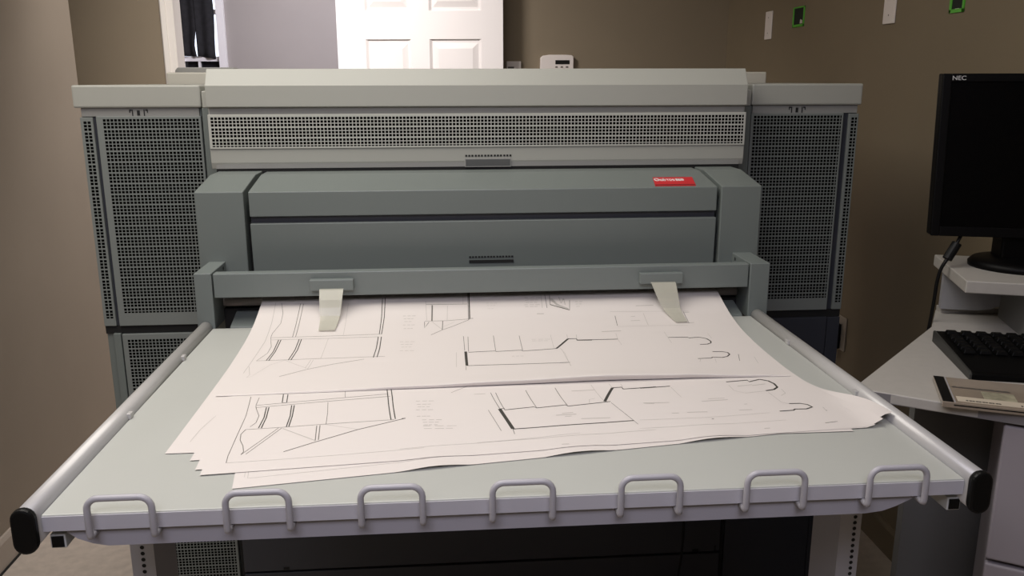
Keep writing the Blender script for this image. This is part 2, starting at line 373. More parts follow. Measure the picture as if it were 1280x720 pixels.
# paper guide frame in front of the slot
gf = MB().box(-.4445, .6085, 1.632, 1.655, 1.0735, 1.121).build('guide_bar', K['frame'], P, .0016)
MB().box(-.4445, .6085, 1.656, 1.742, 1.077, 1.081).build('slot_shade_plate', K['seam'], P)  # added black plate, keeps overhead light off the paper behind the bar
for x0, x1, s in ((-.480, -.447, 1), (.611, .6515, -1)):
    br = MB().box(x0, x1, 1.630, 1.744, 1.010, 1.1225).build('frame_bracket', K['frame'], P, .0016)
    xs = x1 if s > 0 else x0
    MB().disc((xs+.0006*s, 1.722, 1.113), 'x', .004, 10).build('screw', K['seam'], br)
for x0, x1, g0, g1, b0, b1 in ((-.2605, -.1775, -.242, -.196, -.236, -.206), (.384, .470, .404, .454, .437, .459)):
    cl = MB().box(x0, x1, 1.617, 1.632, 1.0875, 1.1085).build('paper_clip', K['frame'], P, .0012)
    gd = []
    for y, z, t in ((1.624, 1.092, 0), (1.612, 1.089, .05), (1.598, 1.073, .2), (1.590, 1.060, .35), (1.583, 1.046, .55), (1.570, 1.0395, .7), (1.548, 1.034, .88), (1.535, 1.0315, 1.)):
        l = g0+(b0-g0)*t; r = g1+(b1-g1)*t; gd += [(l, y, z), (r, y, z)]
    o = MB().add(gd, [(2*i, 2*i+1, 2*i+3, 2*i+2) for i in range(len(gd)//2-1)]).build('plastic_guide', K['clear'], cl, 0, False, recalc=False)
    sd = o.modifiers.new('thick', 'SOLIDIFY'); sd.thickness = .0012
MB().tube([(-.446, 1.706, 1.047), (.612, 1.706, 1.047)], .0088, 16).build('feed_roller', K['roller'], P, 0, True)
MB().prism('x', [(1.632, 1.008), (1.634, 1.0145), (1.640, 1.017), (1.692, 1.0305), (1.698, 1.030), (1.698, 1.008)], -.420, .602).build('platen', K['frame'], P, .001)
MB().box(-.446, .611, 1.70, 1.742, .99, 1.034).build('slot_base', K['seam'], P)
# base panels below the table
bp = MB().box(-.541, .731, 2.046, 2.0605, .228, .80).build('base_panel', K['low'], P, .0015)
MB().box(-.541, .731, 2.046, 2.0605, .05, .2215).build('base_drawer', K['low'], P, .0015)
for q in ((-.44, -.425, .231, .238), (.655, .672, .229, .236), (.717, .720, .229, .245)):
    MB().box(q[0], q[1], 2.044, 2.0465, q[2], q[3]).build('panel_latch', K['seam'], bp)
for q in ((-.549, -.541), (.731, .742)):
    MB().box(q[0], q[1], 2.052, 2.06, .05, .86).build('base_seam', K['seam'], P)

# ------------------------------------------------------------------ table
T = thing('paper_catch_table', 'light grey catch table with wire loops along its front edge, before the printer', 'table', (.08, 1.2, 0))
TX0, TX1, TY0, TY1, TZ = -.4515, .617, .895, 1.628, 1.014
MB().box(TX0, TX1, TY0, TY1, .9935, TZ).build('tabletop', K['table'], T, .0015)
MB().box(TX0+.001, TX1-.001, TY0-.0012, TY0+.002, .9945, 1.0122).build('front_edge', K['lip'], T)
def stadium(xc, w, z0, z1, n=10):
    r = w/2; return [(xc+r*math.cos(a), z1-r+r*math.sin(a)) for a in [PI*i/n for i in range(n+1)]]+[(xc+r*math.cos(a), z0+r+r*math.sin(a)) for a in [PI+PI*i/n for i in range(n+1)]]
for xc, s in ((-.4645, 1), (.6300, -1)):
    rl = MB().prism('y', stadium(xc, .024, .976, 1.0275), .889, 1.629).build('side_rail', K['rail'], T, .0)
    for p in rl.data.polygons:
        if len(p.vertices) == 4: p.use_smooth = True
    MB().prism('y', stadium(xc, .0265, .9745, 1.029), .879, .889).build('end_cap', K['rubber'], rl, .003)
    for y in (1.17, 1.43):
        MB().box(xc+s*.013-.003, xc+s*.013+.003, y, y+.012, 1.014, 1.0225).build('clip', K['rail'], rl, .001)
def arc(cx, cz, r, a0, a1, n=8): return [(cx+r*math.cos(a0+(a1-a0)*i/n), cz+r*math.sin(a0+(a1-a0)*i/n)) for i in range(n+1)]
pl = [(-.432, .9945), (-.428, .988)]+[(-.418, .980), (-.402, .9735), (-.386, .970)]+[(.500, .970), (.522, .9725), (.538, .978), (.556, .9865), (.570, .9935), (.574, .9945)]
MB().prism('y', pl, .9015, .9045).build('front_plate', K['plate'], T)
for xc in (-.4415, .6140):
    MB().box(xc-.0085, xc+.0085, .905, 1.60, .9675, .9845).build('support_tube', K['tube'], T, .001)
for xc, par in ((-.4415, None), (.6140, None)):
    MB().box(xc-.0065, xc+.0065, .9035, .906, .9695, .9825).build('tube_plug', K['rubber'], T)
for i in range(7):
    x0 = -.3965+.1482*i; x1 = x0+.0690; yb, yf, zb, zt, r = .906, .8835, .9905, 1.0375, .013
    path = [(x0, yb, zb), (x0, yf+.004, zb), (x0, yf+.001, zb+.001), (x0, yf, zb+.004)]+[(x0+r-r*math.cos(a), yf, zt-r+r*math.sin(a)) for a in [PI/2*j/6 for j in range(7)]]
    path += [(x1-r+r*math.sin(a), yf, zt-r+r*math.cos(a)) for a in [PI/2*j/6 for j in range(7)]]+[(x1, yf, zb+.004), (x1, yf+.001, zb+.001), (x1, yf+.004, zb), (x1, yb, zb)]
    MB().tube(path, .0038, 10).build('wire_loop', K['wire'], T, 0, True)
    MB()
for x0, x1, hx in ((-.463, -.430, -.446), (.600, .634, .6235)):
    lg = MB().box(x0, x1, 1.15, 1.24, .0, .9935)
    z = .05
    while z < .97:
        lg.disc((hx, 1.1496, z), 'y', .0031, 10, 1); z += .0098
    lg.build('table_leg', [K['leg'], K['dots']], T)
    MB().box(x0-.01, x1+.01, .92, 1.58, 0, .03).build('foot_bar', K['leg'], T, .003)
MB().box(-.43, .60, 1.225, 1.24, .90, .96).build('cross_beam', K['leg'], T)

# ------------------------------------------------------------------ printed sheets
PROF=[(0.8,1.0150),(1.20,1.0150),(1.30,1.0155),(1.38,1.0168),(1.44,1.0195),(1.50,1.0235),(1.54,1.0282),(1.58,1.0352),(1.62,1.0455),(1.655,1.0560),(1.69,1.0630),(1.73,1.0665)]
def prof(y):
    for (a,za),(b,zb) in zip(PROF,PROF[1:]):
        if y<=b:
            t=max(0,(y-a)/(b-a)); return za+(zb-za)*t
    return PROF[-1][1]
def sm(t): t=max(0.,min(1.,t)); return t*t*(3-2*t)
class Sheet:
    def __init__(s,cx,cy,ang,w,layer,lift,wave,w0=0.,w1=0.):
        s.w0,s.w1=w0,w1; s.k=max(0,ang)/8.3 if ang>1 else 0.; s.cx,s.cy,s.a,s.w,s.layer,s.lift,s.wave=cx,cy,math.radians(ang),w,layer,lift,wave
    def xy(s,u,v):
        c,n=math.cos(s.a),math.sin(s.a); return s.cx+u*c-v*n-s.k*(.030*u/s.w*sm((v-.02)/.19)-.051*u/s.w*sm((v-.36)/.34)), s.cy+u*n+v*c+s.fold(u,v)
    def fold(s,u,v): return s.crest(u)*.75*(1-sm((v+.0003)/.0035)) if s.lift>0 else 0.
    def crest(s,u):
        tab=((0,.0008),(.15,.0022),(.30,.0048),(.45,.0078),(.60,.0112),(.72,.0085),(.84,.0035),(s.w,.0010)); L=.001
        for (ua,la),(ub,lb) in zip(tab,tab[1:]):
            if ua<=u<=ub: L=la+(lb-la)*sm((u-ua)/(ub-ua))
        return L
    def vmax(s,u): return (1.722-s.cy-u*math.sin(s.a))/math.cos(s.a)
    def z(s,u,v):
        x,y=s.xy(u,v)
        z=prof(y)+s.layer*.0002
        if s.lift>0:
            z+=s.crest(u)*(.12+.88*sm((v+.0003)/.0035))*math.exp(-max(v-.012,0)/.06)
        if s.lift==0:
            ye=min(.940+(x+.255)*.146,1.044)
            z+=.0034*max(0,math.sin(x*34+2.2))*sm((x+.10)/.08)*sm((.50-x)/.08)*math.exp(-max(y-ye,0)/.045)
        z+=.0150*sm((x-.572)/.042)*sm((1.62-y)/.10)
        return z
    def p(s,u,v):
        x,y=s.xy(u,v); return (x,y,s.z(u,v))
SH={'T':Sheet(-.351,1.246,.9,.902,6,.0085,0),
 'E':Sheet(-.302,.978,4.95,.903,4,0,0),
 'C':Sheet(-.312,.994,3.7,.899,3,0,0),
 'B':Sheet(-.326,1.022,1.95,.901,2,0,0),
 'A':Sheet(-.364,1.046,-.25,.914,1,0,0),
 'D':Sheet(-.255,.940,8.3,.882,0,0,0)}

INK_TOP=[
(0.7,2,[0.0238,0.4075,0.0276,0.3312,0.029,0.2512,0.0249,0.179,0.0212,0.1002]),
(0.6,1,[0.0356,0.4038,0.0433,0.3674,0.0447,0.33,0.036,0.2885,0.0362,0.2695]),
(0.6,1,[0.0383,0.2566,0.0445,0.2252,0.0433,0.1936,0.0311,0.1578]),
(0.7,1,[0.0311,0.1578,0.1371,0.1589,0.247,0.1596]),
(0.8,1,[0.0364,0.268,0.1364,0.2677,0.2353,0.2691]),
(0.6,1,[0.0381,0.2581,0.1375,0.257,0.2304,0.2573]),
(0.6,1,[0.0364,0.268,0.0381,0.2581]),
(0.8,1,[0.0724,0.3999,0.0734,0.3348,0.0751,0.2679]),
(0.8,1,[0.0782,0.3996,0.079,0.3344,0.0805,0.2675]),
(1,0,[0.0521,0.257,0.0521,0.2006,0.0474,0.1578]),
(1,0,[0.0563,0.2567,0.0555,0.2003,0.0516,0.1574]),
(1,0,[0.0885,0.2571,0.0885,0.2053,0.0844,0.1567]),
(1,0,[0.0927,0.2568,0.0928,0.2049,0.0886,0.1563]),
(0.9,0,[0.2313,0.4124,0.2325,0.3435,0.2316,0.2694]),
(0.9,0,[0.2368,0.4158,0.2376,0.3431,0.2356,0.269]),
(1,0,[0.2304,0.2573,0.2299,0.2008,0.2273,0.1559]),
(1,0,[0.2359,0.2568,0.2358,0.2002,0.2335,0.1569]),
(0.5,2,[0.1653,0.3965,0.1662,0.2707]),
(0.5,2,[0.1405,0.2568,0.1383,0.1604]),
(0.8,1,[0.0821,0.0779,0.1215,0.108,0.1624,0.1304,0.2123,0.1493]),
(0.5,2,[0.1266,0.1535,0.1226,0.1095]),
(0.5,2,[0.1223,0.1539,0.118,0.1141]),
(0.6,2,[0.0242,0.132,0.0331,0.0911,0.0306,0.0797,0.0392,0.0827]),
(0.5,2,[0.0384,0.0866,0.0574,0.1366,0.0789,0.1564]),
(0.5,2,[0.0789,0.1564,0.1207,0.1138]),
(0.9,1,[0.3169,0.3834,0.398,0.3805]),
(0.6,2,[0.3169,0.3965,0.3187,0.3233]),
(2,1,[0.3297,0.3804,0.3284,0.3193]),
(0.6,2,[0.3595,0.377,0.3574,0.3193]),
(0.9,1,[0.3151,0.3202,0.3565,0.3193,0.4012,0.3243]),
(0.9,1,[0.4019,0.4284,0.4,0.3719,0.3981,0.3212]),
(1.4,0,[0.4044,0.4283,0.4006,0.323]),
(0.9,1,[0.3264,0.2584,0.3483,0.2807,0.3736,0.2994,0.3996,0.3211]),
(1.1,1,[0.3491,0.3192,0.3474,0.2807]),
(0.7,2,[0.3284,0.3172,0.3474,0.2822]),
(0.8,1,[0.3145,0.3182,0.3142,0.2905,0.323,0.3163]),
(0.5,2,[0.35,0.2945,0.3711,0.3129]),
(0.5,2,[0.3917,0.4111,0.3903,0.3792]),
(1.5,1,[0.4028,0.3263,0.4073,0.326]),
(0.7,1,[0.3854,0.2472,0.3846,0.1741]),
(0.7,1,[0.3935,0.2441,0.3909,0.1695]),
(0.7,1,[0.4402,0.2457,0.4385,0.1688]),
(0.7,1,[0.4874,0.2415,0.4856,0.1667]),
(0.5,2,[0.5453,0.2413,0.5418,0.1708]),
(0.6,2,[0.5756,0.2402,0.5737,0.2176]),
(0.6,2,[0.5928,0.2371,0.5898,0.2145]),
(3,0,[0.386,0.17,0.385,0.0982]),
(1.2,0,[0.3849,0.0974,0.4706,0.0956,0.5575,0.0937]),
(1.2,0,[0.3907,0.1656,0.4371,0.1682,0.439,0.1648,0.4836,0.1677,0.4858,0.1627,0.5458,0.1696]),
(2.4,0,[0.5458,0.1696,0.5743,0.2175]),
(1.6,0,[0.5743,0.2175,0.5897,0.217,0.5893,0.2082,0.6164,0.2066]),
(0.5,2,[0.3697,0.1677,0.3672,0.0923]),
(0.5,1,[0.3834,0.0968,0.3826,0.0738]),
(0.5,2,[0.5549,0.1654,0.5564,0.0739]),
(0.8,2,[0.5488,0.4081,0.5454,0.3575]),
(0.8,1,[0.5567,0.4076,0.5546,0.3569]),
(0.8,1,[0.5661,0.407,0.5624,0.3684,0.5977,0.3453,0.6037,0.3832]),
(4,2,[0.5671,0.3911,0.5763,0.3676,0.5956,0.3514]),
(2,1,[0.5625,0.3695,0.5974,0.3471]),
(2,2,[0.5647,0.3854,0.582,0.3644]),
(1.2,2,[0.5836,0.396,0.5848,0.3728,0.5921,0.3897,0.5924,0.3667]),
(2,2,[0.532,0.3362,0.5456,0.3353]),
(1.6,0,[0.5749,0.2182,0.5895,0.2169,0.5898,0.21,0.6269,0.2085,0.6646,0.2079]),
(0.5,2,[0.6671,0.2383,0.6642,0.2105,0.6646,0.1777]),
(0.5,2,[0.5527,0.1722,0.5571,0.1438,0.5559,0.0743]),
(1.2,0,[0.5409,0.0948,0.5578,0.0944]),
(1.6,0,[0.7583,0.2086,0.7939,0.2074,0.7957,0.203,0.8152,0.2057,0.8265,0.197,0.8298,0.1831,0.827,0.1745,0.8191,0.169,0.8051,0.1684]),
(1.6,0,[0.7783,0.0948,0.803,0.097,0.8059,0.1014,0.8225,0.0983,0.8332,0.1038,0.8406,0.114,0.8402,0.1238,0.8329,0.1287,0.8155,0.1302]),
(0.5,2,[0.7584,0.2377,0.7566,0.1803]),
(0.5,2,[0.8368,0.224,0.8362,0.1979]),
(0.7,1,[0.856,0.1136,0.8455,0.0783]),
(0.5,2,[0.8786,0.0986,0.8725,0.0637]),
(0.5,2,[0.7765,0.0781,0.7838,0.0963]),
(0.5,2,[0.8081,0.0948,0.8029,0.0724]),
(0.8,1,[0.6825,0.3184,0.6779,0.2739]),
(0.6,2,[0.6762,0.3355,0.8312,0.3281]),
(0.6,2,[0.6771,0.27,0.7363,0.2694,0.8134,0.2677]),
(0.7,1,[0.8208,0.3268,0.8174,0.2755]),
(0.6,2,[0.7403,0.3252,0.7369,0.2718]),
(1.5,2,[0.8199,0.3236,0.8318,0.3242]),
(1.5,2,[0.8163,0.2773,0.8282,0.2788]),
(2,2,[0.6425,0.2487,0.6791,0.2498]),
(1.6,2,[0.7322,0.3548,0.7676,0.3547]),
(1.2,2,[0.7084,0.2946,0.7265,0.2955]),
(1.2,2,[0.7125,0.3127,0.721,0.3136]),
(1.2,2,[0.2734,0.3431,0.2787,0.3431]),
(1.2,2,[0.2819,0.3428,0.2879,0.3428]),
(1.2,2,[0.2903,0.3425,0.2972,0.3425]),
(1.2,2,[0.2748,0.3326,0.2799,0.3326]),
(1.2,2,[0.2818,0.3324,0.2876,0.3324]),
(1.2,2,[0.2888,0.3322,0.2932,0.3323]),
(1.2,2,[0.2762,0.3209,0.2831,0.3208]),
(1.2,2,[0.2846,0.3206,0.2898,0.3206]),
(1.2,2,[0.2742,0.3064,0.279,0.3064]),
(1.2,2,[0.282,0.3061,0.2876,0.3061]),
(1.2,2,[0.2898,0.3058,0.2962,0.3058]),
(1.2,2,[0.2757,0.2913,0.2803,0.2913]),
(1.2,2,[0.2821,0.2911,0.2873,0.2911]),
(1.2,2,[0.2884,0.2909,0.2924,0.291]),
(1.2,2,[0.2705,0.2287,0.2763,0.2287]),
(1.2,2,[0.2798,0.2282,0.2865,0.2281]),
(1.2,2,[0.2891,0.2277,0.2967,0.2275]),
(1.2,2,[0.272,0.2154,0.2777,0.2154]),
(1.2,2,[0.2799,0.215,0.2864,0.2149]),
(1.2,2,[0.2878,0.2146,0.2927,0.2147]),
(1.2,2,[0.2735,0.2023,0.2789,0.2023]),
(1.2,2,[0.28,0.202,0.2841,0.2021]),
(1.2,2,[0.2866,0.2017,0.2913,0.2018]),
(1.2,2,[0.2718,0.1849,0.2771,0.1848]),
(1.2,2,[0.2804,0.1844,0.2865,0.1843]),
(1.2,2,[0.289,0.1839,0.296,0.1837]),
(1.2,2,[0.5143,0.3969,0.5215,0.3969]),
(1.2,2,[0.5258,0.3965,0.5341,0.3964]),
(1.2,2,[0.5373,0.3961,0.5467,0.3959]),
(1.2,2,[0.5146,0.3882,0.5218,0.3882]),
(1.2,2,[0.5246,0.3879,0.5328,0.3878]),
(1.2,2,[0.5346,0.3876,0.5408,0.3876]),
(1.2,2,[0.5149,0.3796,0.5219,0.3796]),
(1.2,2,[0.5234,0.3794,0.5287,0.3794]),
(1.2,2,[0.5319,0.3791,0.538,0.3791]),
(1.2,2,[0.5115,0.3713,0.5182,0.3712]),
(1.2,2,[0.5223,0.3709,0.5301,0.3708]),
(1.2,2,[0.5331,0.3705,0.542,0.3703]),
(1.2,2,[0.512,0.3643,0.5187,0.3643]),
(1.2,2,[0.5213,0.364,0.529,0.3639]),
(1.2,2,[0.5306,0.3637,0.5365,0.3637]),
(1.2,2,[0.6137,0.3769,0.6191,0.377]),
(1.2,2,[0.6223,0.3767,0.6285,0.3767]),
(1.2,2,[0.6135,0.3683,0.6182,0.3684]),
(1.2,2,[0.6199,0.3682,0.6252,0.3683]),
(1.2,2,[0.6133,0.3595,0.6168,0.3596]),
(1.2,2,[0.6175,0.3595,0.6202,0.3597]),
(0.6,2,[0.4366,0.3812,0.4414,0.3812]),
(0.6,2,[0.4443,0.381,0.4499,0.381]),
(0.6,2,[0.452,0.3808,0.4583,0.3807]),
(0.6,2,[0.4372,0.3726,0.4417,0.3727]),
(0.6,2,[0.4435,0.3725,0.4486,0.3726]),
(0.6,2,[0.4497,0.3724,0.4536,0.3725]),
(0.6,2,[0.4376,0.361,0.4435,0.361]),
(0.6,2,[0.4448,0.3608,0.4493,0.3609]),
(1.2,2,[0.4643,0.1386,0.4688,0.1387]),
(1.2,2,[0.4714,0.1382,0.4766,0.1382]),
(1.2,2,[0.4786,0.1378,0.4844,0.1377]),
(1,2,[0.5076,0.2203,0.5153,0.2201]),
(1,2,[0.5199,0.2195,0.5287,0.2192]),
(1,2,[0.5321,0.2188,0.5422,0.2183]),
(1,2,[0.5078,0.2123,0.5157,0.2121]),
(1,2,[0.5187,0.2117,0.5276,0.2113]),
(1,2,[0.5296,0.211,0.5363,0.2109])]
INK_LOW=[
(0.5,2,[0.0363,0.1907,0.0335,0.1318,0.0238,0.0747,0.0217,0.0348]),
(0.8,1,[0.0389,0.0531,0.0424,0.0629,0.0379,0.0875,0.0449,0.1085]),
(1.4,1,[0.0434,0.1146,0.0529,0.1153])]
INK_FAN=[
(0.7,1,[0.0284,0.2612,0.0309,0.1851,0.0276,0.1075,0.0255,0.0507,0.0262,0.0298]),
(0.6,1,[0.0414,0.2562,0.0401,0.2258]),
(0.7,1,[0.0413,0.2157,0.0495,0.1819,0.0482,0.1574,0.0418,0.1435]),
(0.9,1,[0.0403,0.2245,0.128,0.2312,0.2365,0.2386]),
(0.9,1,[0.0413,0.2157,0.1285,0.2222,0.24,0.2281]),
(0.6,1,[0.0403,0.2245,0.0413,0.2157]),
(0.9,0,[0.0768,0.2643,0.078,0.2294]),
(0.9,0,[0.0837,0.2631,0.0847,0.2283]),
(0.6,1,[0.078,0.2294,0.0847,0.2283]),
(1,0,[0.0566,0.2144,0.0574,0.1743,0.0539,0.1367]),
(1,0,[0.0603,0.2138,0.0607,0.1737,0.0577,0.1361]),
(1,0,[0.0931,0.2162,0.0942,0.1743,0.0917,0.135]),
(1,0,[0.097,0.2155,0.0973,0.1738,0.0951,0.1356]),
(1,0,[0.2359,0.2663,0.2366,0.2231,0.2369,0.1361]),
(1,0,[0.2424,0.2652,0.2432,0.2219,0.2432,0.1375]),
(0.5,1,[0.171,0.2641,0.1716,0.2341]),
(0.6,1,[0.1464,0.2192,0.1474,0.1779,0.1461,0.1346]),
(0.8,1,[0.0369,0.1344,0.0868,0.134,0.1414,0.1354,0.2416,0.1353]),
(0.9,0,[0.0942,0.0516,0.1342,0.0765,0.1894,0.1082,0.2572,0.1375]),
(0.8,1,[0.0369,0.1344,0.0326,0.119,0.0341,0.0992,0.0403,0.0792,0.0434,0.0604,0.0413,0.052]),
(0.7,1,[0.0413,0.052,0.0813,0.1326]),
(0.7,1,[0.0471,0.0521,0.0858,0.1318]),
(1.2,2,[0.0871,0.1298,0.133,0.0806]),
(0.9,1,[0.1335,0.1319,0.133,0.0806]),
(0.9,1,[0.1379,0.1324,0.1371,0.0821]),
(0.6,2,[0.1438,0.135,0.1895,0.1093]),
(1.6,0,[0.2524,0.1371,0.2576,0.1375]),
(0.5,2,[0.0262,0.0298,0.0951,0.0288,0.1884,0.0303,0.2734,0.0322]),
(0.8,1,[0.395,0.217,0.3973,0.1494]),
(0.8,1,[0.4028,0.2157,0.4032,0.1484]),
(0.8,1,[0.4509,0.2181,0.4513,0.1453]),
(0.8,1,[0.4986,0.2207,0.4982,0.1455]),
(0.6,2,[0.5582,0.2237,0.5574,0.1535]),
(0.6,2,[0.5878,0.2238,0.5881,0.2062]),
(0.6,2,[0.6063,0.2207,0.6054,0.2062]),
(3.4,0,[0.3969,0.1495,0.3994,0.0744]),
(1.3,0,[0.3969,0.1495,0.4036,0.1503,0.4035,0.1445,0.4486,0.149,0.4509,0.144,0.4966,0.1484,0.4981,0.1429,0.5665,0.1506]),
(1.6,0,[0.3992,0.0739,0.4865,0.074,0.5726,0.075]),
(2.8,0,[0.5581,0.1521,0.5884,0.2055]),
(1.7,0,[0.5884,0.2055,0.6034,0.2058,0.6033,0.1972,0.6576,0.198]),
(0.6,1,[0.3796,0.148,0.3823,0.0706]),
(0.7,1,[0.3991,0.0733,0.3978,0.0567]),
(0.6,1,[0.5658,0.1454,0.5732,0.0612]),
(0.6,2,[0.5337,0.1509,0.538,0.1637,0.5479,0.1668]),
(0.6,1,[0.3345,0.2273,0.3658,0.2542]),
(0.6,2,[0.3439,0.0378,0.4578,0.0366,0.5905,0.0391]),
(1.5,2,[0.4708,0.1117,0.5006,0.1109]),
(1.2,2,[0.481,0.1174,0.498,0.1177]),
(1.2,2,[0.4818,0.1047,0.4915,0.1049]),
(1.5,2,[0.502,0.0933,0.5438,0.0902]),
(1.4,2,[0.5211,0.2026,0.5575,0.2014]),
(1.2,2,[0.3687,0.2146,0.3865,0.2143]),
(1.2,2,[0.6124,0.1353,0.6272,0.1314]),
(1.2,2,[0.4517,0.0108,0.4612,0.0094]),
(1.7,0,[0.6306,0.1963,0.6806,0.1971]),
(0.6,2,[0.6802,0.1928,0.6781,0.149]),
(1.8,0,[0.7764,0.2001,0.8136,0.2021,0.8132,0.1946,0.8348,0.2023]),
(2.2,0,[0.8348,0.2023,0.8454,0.1929,0.8478,0.1797,0.8445,0.1648,0.8339,0.1564,0.8185,0.1533]),
(1.8,0,[0.7907,0.0725,0.8122,0.0726,0.817,0.0763,0.8334,0.0741,0.846,0.0797,0.845,0.0898,0.8373,0.0958,0.8213,0.0979]),
(0.6,2,[0.774,0.1864,0.7706,0.1616,0.7822,0.1489,0.8197,0.1531]),
(0.6,2,[0.8182,0.1462,0.8136,0.1053,0.8214,0.0972]),
(0.7,2,[0.8458,0.1558,0.8417,0.1386,0.8295,0.1301]),
(1.2,2,[0.7854,0.1793,0.8114,0.1815]),
(1.3,2,[0.8095,0.1781,0.8335,0.1814]),
(1.2,2,[0.6119,0.1362,0.6507,0.1319]),
(1.4,2,[0.7,0.1281,0.7414,0.128]),
(1,2,[0.7145,0.136,0.7401,0.1351]),
(1.2,2,[0.6356,0.0914,0.6459,0.09]),
(1.2,2,[0.6583,0.0901,0.6877,0.087]),
(1.2,2,[0.7357,0.0859,0.7553,0.0851]),
(1.4,1,[0.6808,0.0602,0.6841,0.0604]),
(1.2,2,[0.7551,0.1067,0.7601,0.1065]),
(0.7,2,[0.861,0.0771,0.857,0.0636]),
(1.4,1,[0.857,0.0642,0.8586,0.0633]),
(1,1,[0.83,0.0216,0.8495,0.0236]),
(1.4,2,[0.7377,0.0178,0.7459,0.0176]),
(0.5,2,[0.5815,0.0754,0.6739,0.0669,0.774,0.0697]),
(0.5,2,[0.5704,0.0467,0.6854,0.0406,0.782,0.0406]),
(1.2,2,[0.2782,0.2014,0.2841,0.2009]),
(1.2,2,[0.2877,0.2001,0.2945,0.1994]),
(1.2,2,[0.2972,0.1988,0.305,0.1979]),
(1.2,2,[0.2784,0.1882,0.2842,0.1877]),
(1.2,2,[0.2864,0.1872,0.293,0.1865]),
(1.2,2,[0.2944,0.1861,0.2994,0.1857]),
(1.2,2,[0.2787,0.1777,0.2841,0.1772]),
(1.2,2,[0.2853,0.1769,0.2894,0.1766]),
(1.2,2,[0.2919,0.176,0.2966,0.1757]),
(1.2,2,[0.2754,0.1664,0.2808,0.1659]),
(1.2,2,[0.2841,0.1651,0.2904,0.1645]),
(1.2,2,[0.2928,0.1639,0.3,0.1632]),
(1.2,2,[0.2742,0.1418,0.2794,0.1413]),
(1.2,2,[0.2814,0.1408,0.2873,0.1402]),
(1.2,2,[0.2886,0.1399,0.2931,0.1395]),
(1.2,2,[0.2801,0.1272,0.2862,0.1266]),
(1.2,2,[0.2899,0.1258,0.297,0.125]),
(1.2,2,[0.2997,0.1244,0.3077,0.1234]),
(1.2,2,[0.2803,0.1183,0.2864,0.1177]),
(1.2,2,[0.2887,0.1171,0.2956,0.1163]),
(1.2,2,[0.2971,0.1159,0.3023,0.1154]),
(1.2,2,[0.2803,0.1088,0.2862,0.1082]),
(1.2,2,[0.2874,0.1078,0.2918,0.1075]),
(1.2,2,[0.2945,0.1068,0.2996,0.1064]),
(1,2,[0.2791,0.1054,0.2893,0.104]),
(1,2,[0.2955,0.1027,0.3074,0.1011]),
(1,2,[0.3119,0.1002,0.3254,0.0985]),
(1,2,[0.2792,0.0961,0.29,0.0945]),
(1,2,[0.2942,0.0936,0.3065,0.0919]),
(1,2,[0.3092,0.0914,0.3186,0.0903]),
(0.5,2,[0.2425,0.0349,0.3473,0.036,0.4849,0.0437])]

def sheet(key, name, label, ink, v0=0.):
    s = SH[key]; nu, nv = 72, 76; mb = MB(); vs = []; fs = []
    for j in range(nv+1):
        for i in range(nu+1):
            u = s.w*i/nu; v = s.vmax(u)*(j/nv)**(1.8 if key == 'T' else 1.15); vs.append(s.p(u, v))
    for j in range(nv):
        for i in range(nu): a = j*(nu+1)+i; fs.append((a, a+1, a+nu+2, a+nu+1))
    mb.add(vs, fs, 0)
    for w, g, pts in ink:
        pp = [(pts[i], pts[i+1]) for i in range(0, len(pts), 2)]; fine = [pp[0]]
        for a, b in zip(pp, pp[1:]):
            n = max(1, int(math.hypot(b[0]-a[0], b[1]-a[1])/.010))
            fine += [(a[0]+(b[0]-a[0])*t/n, a[1]+(b[1]-a[1])*t/n) for t in range(1, n+1)]
        L = []; h = w*(.00078 if g == 0 else .00064)
        for i, p in enumerate(fine):
            a = fine[max(i-1, 0)]; b = fine[min(i+1, len(fine)-1)]; dx, dy = b[0]-a[0], b[1]-a[1]; l = math.hypot(dx, dy) or 1
            nx, ny = -dy/l*h, dx/l*h
            for sg in (1, -1):
                q = s.p(p[0]+sg*nx, p[1]+sg*ny); L.append((q[0], q[1], q[2]+.00016))
        mb.add(L, [(2*i, 2*i+1, 2*i+3, 2*i+2) for i in range(len(fine)-1)], 1+g)
    o = mb.build(name, [K['paper'], K['ink0'], K['ink1'], K['ink2']], None, 0, True, recalc=False)
    return tag(o, label, 'paper', 'large printed drawings fanned out on the table')
# faint border and title rows for the lower sheets (only their margins show)
def margin(w, L=.5):
    return [(.4, 2, [.012, L, .012, .028])]
sheet('D', 'drawing_sheet', 'lowest fanned drawing sheet, reaching nearest the wire loops at left', margin(.88)+[(.5, 2, [.016, .055, .016, .024, .42, .030])])
sheet('A', 'drawing_sheet', 'white drawing sheet whose left corner reaches farthest left in the fan', INK_LOW)
sheet('B', 'drawing_sheet', 'white drawing sheet with the second left corner, just right of the leftmost corner', [])
sheet('C', 'drawing_sheet', 'white drawing sheet showing only the thin third left corner of the fan', [])
sheet('E', 'drawing_sheet', 'upper sheet of the lower fan, with frame drawing and bold floor plan in view', INK_FAN)
sheet('T', 'drawing_sheet', 'topmost drawing sheet under the plastic guides, lying across the back of the fan', INK_TOP)

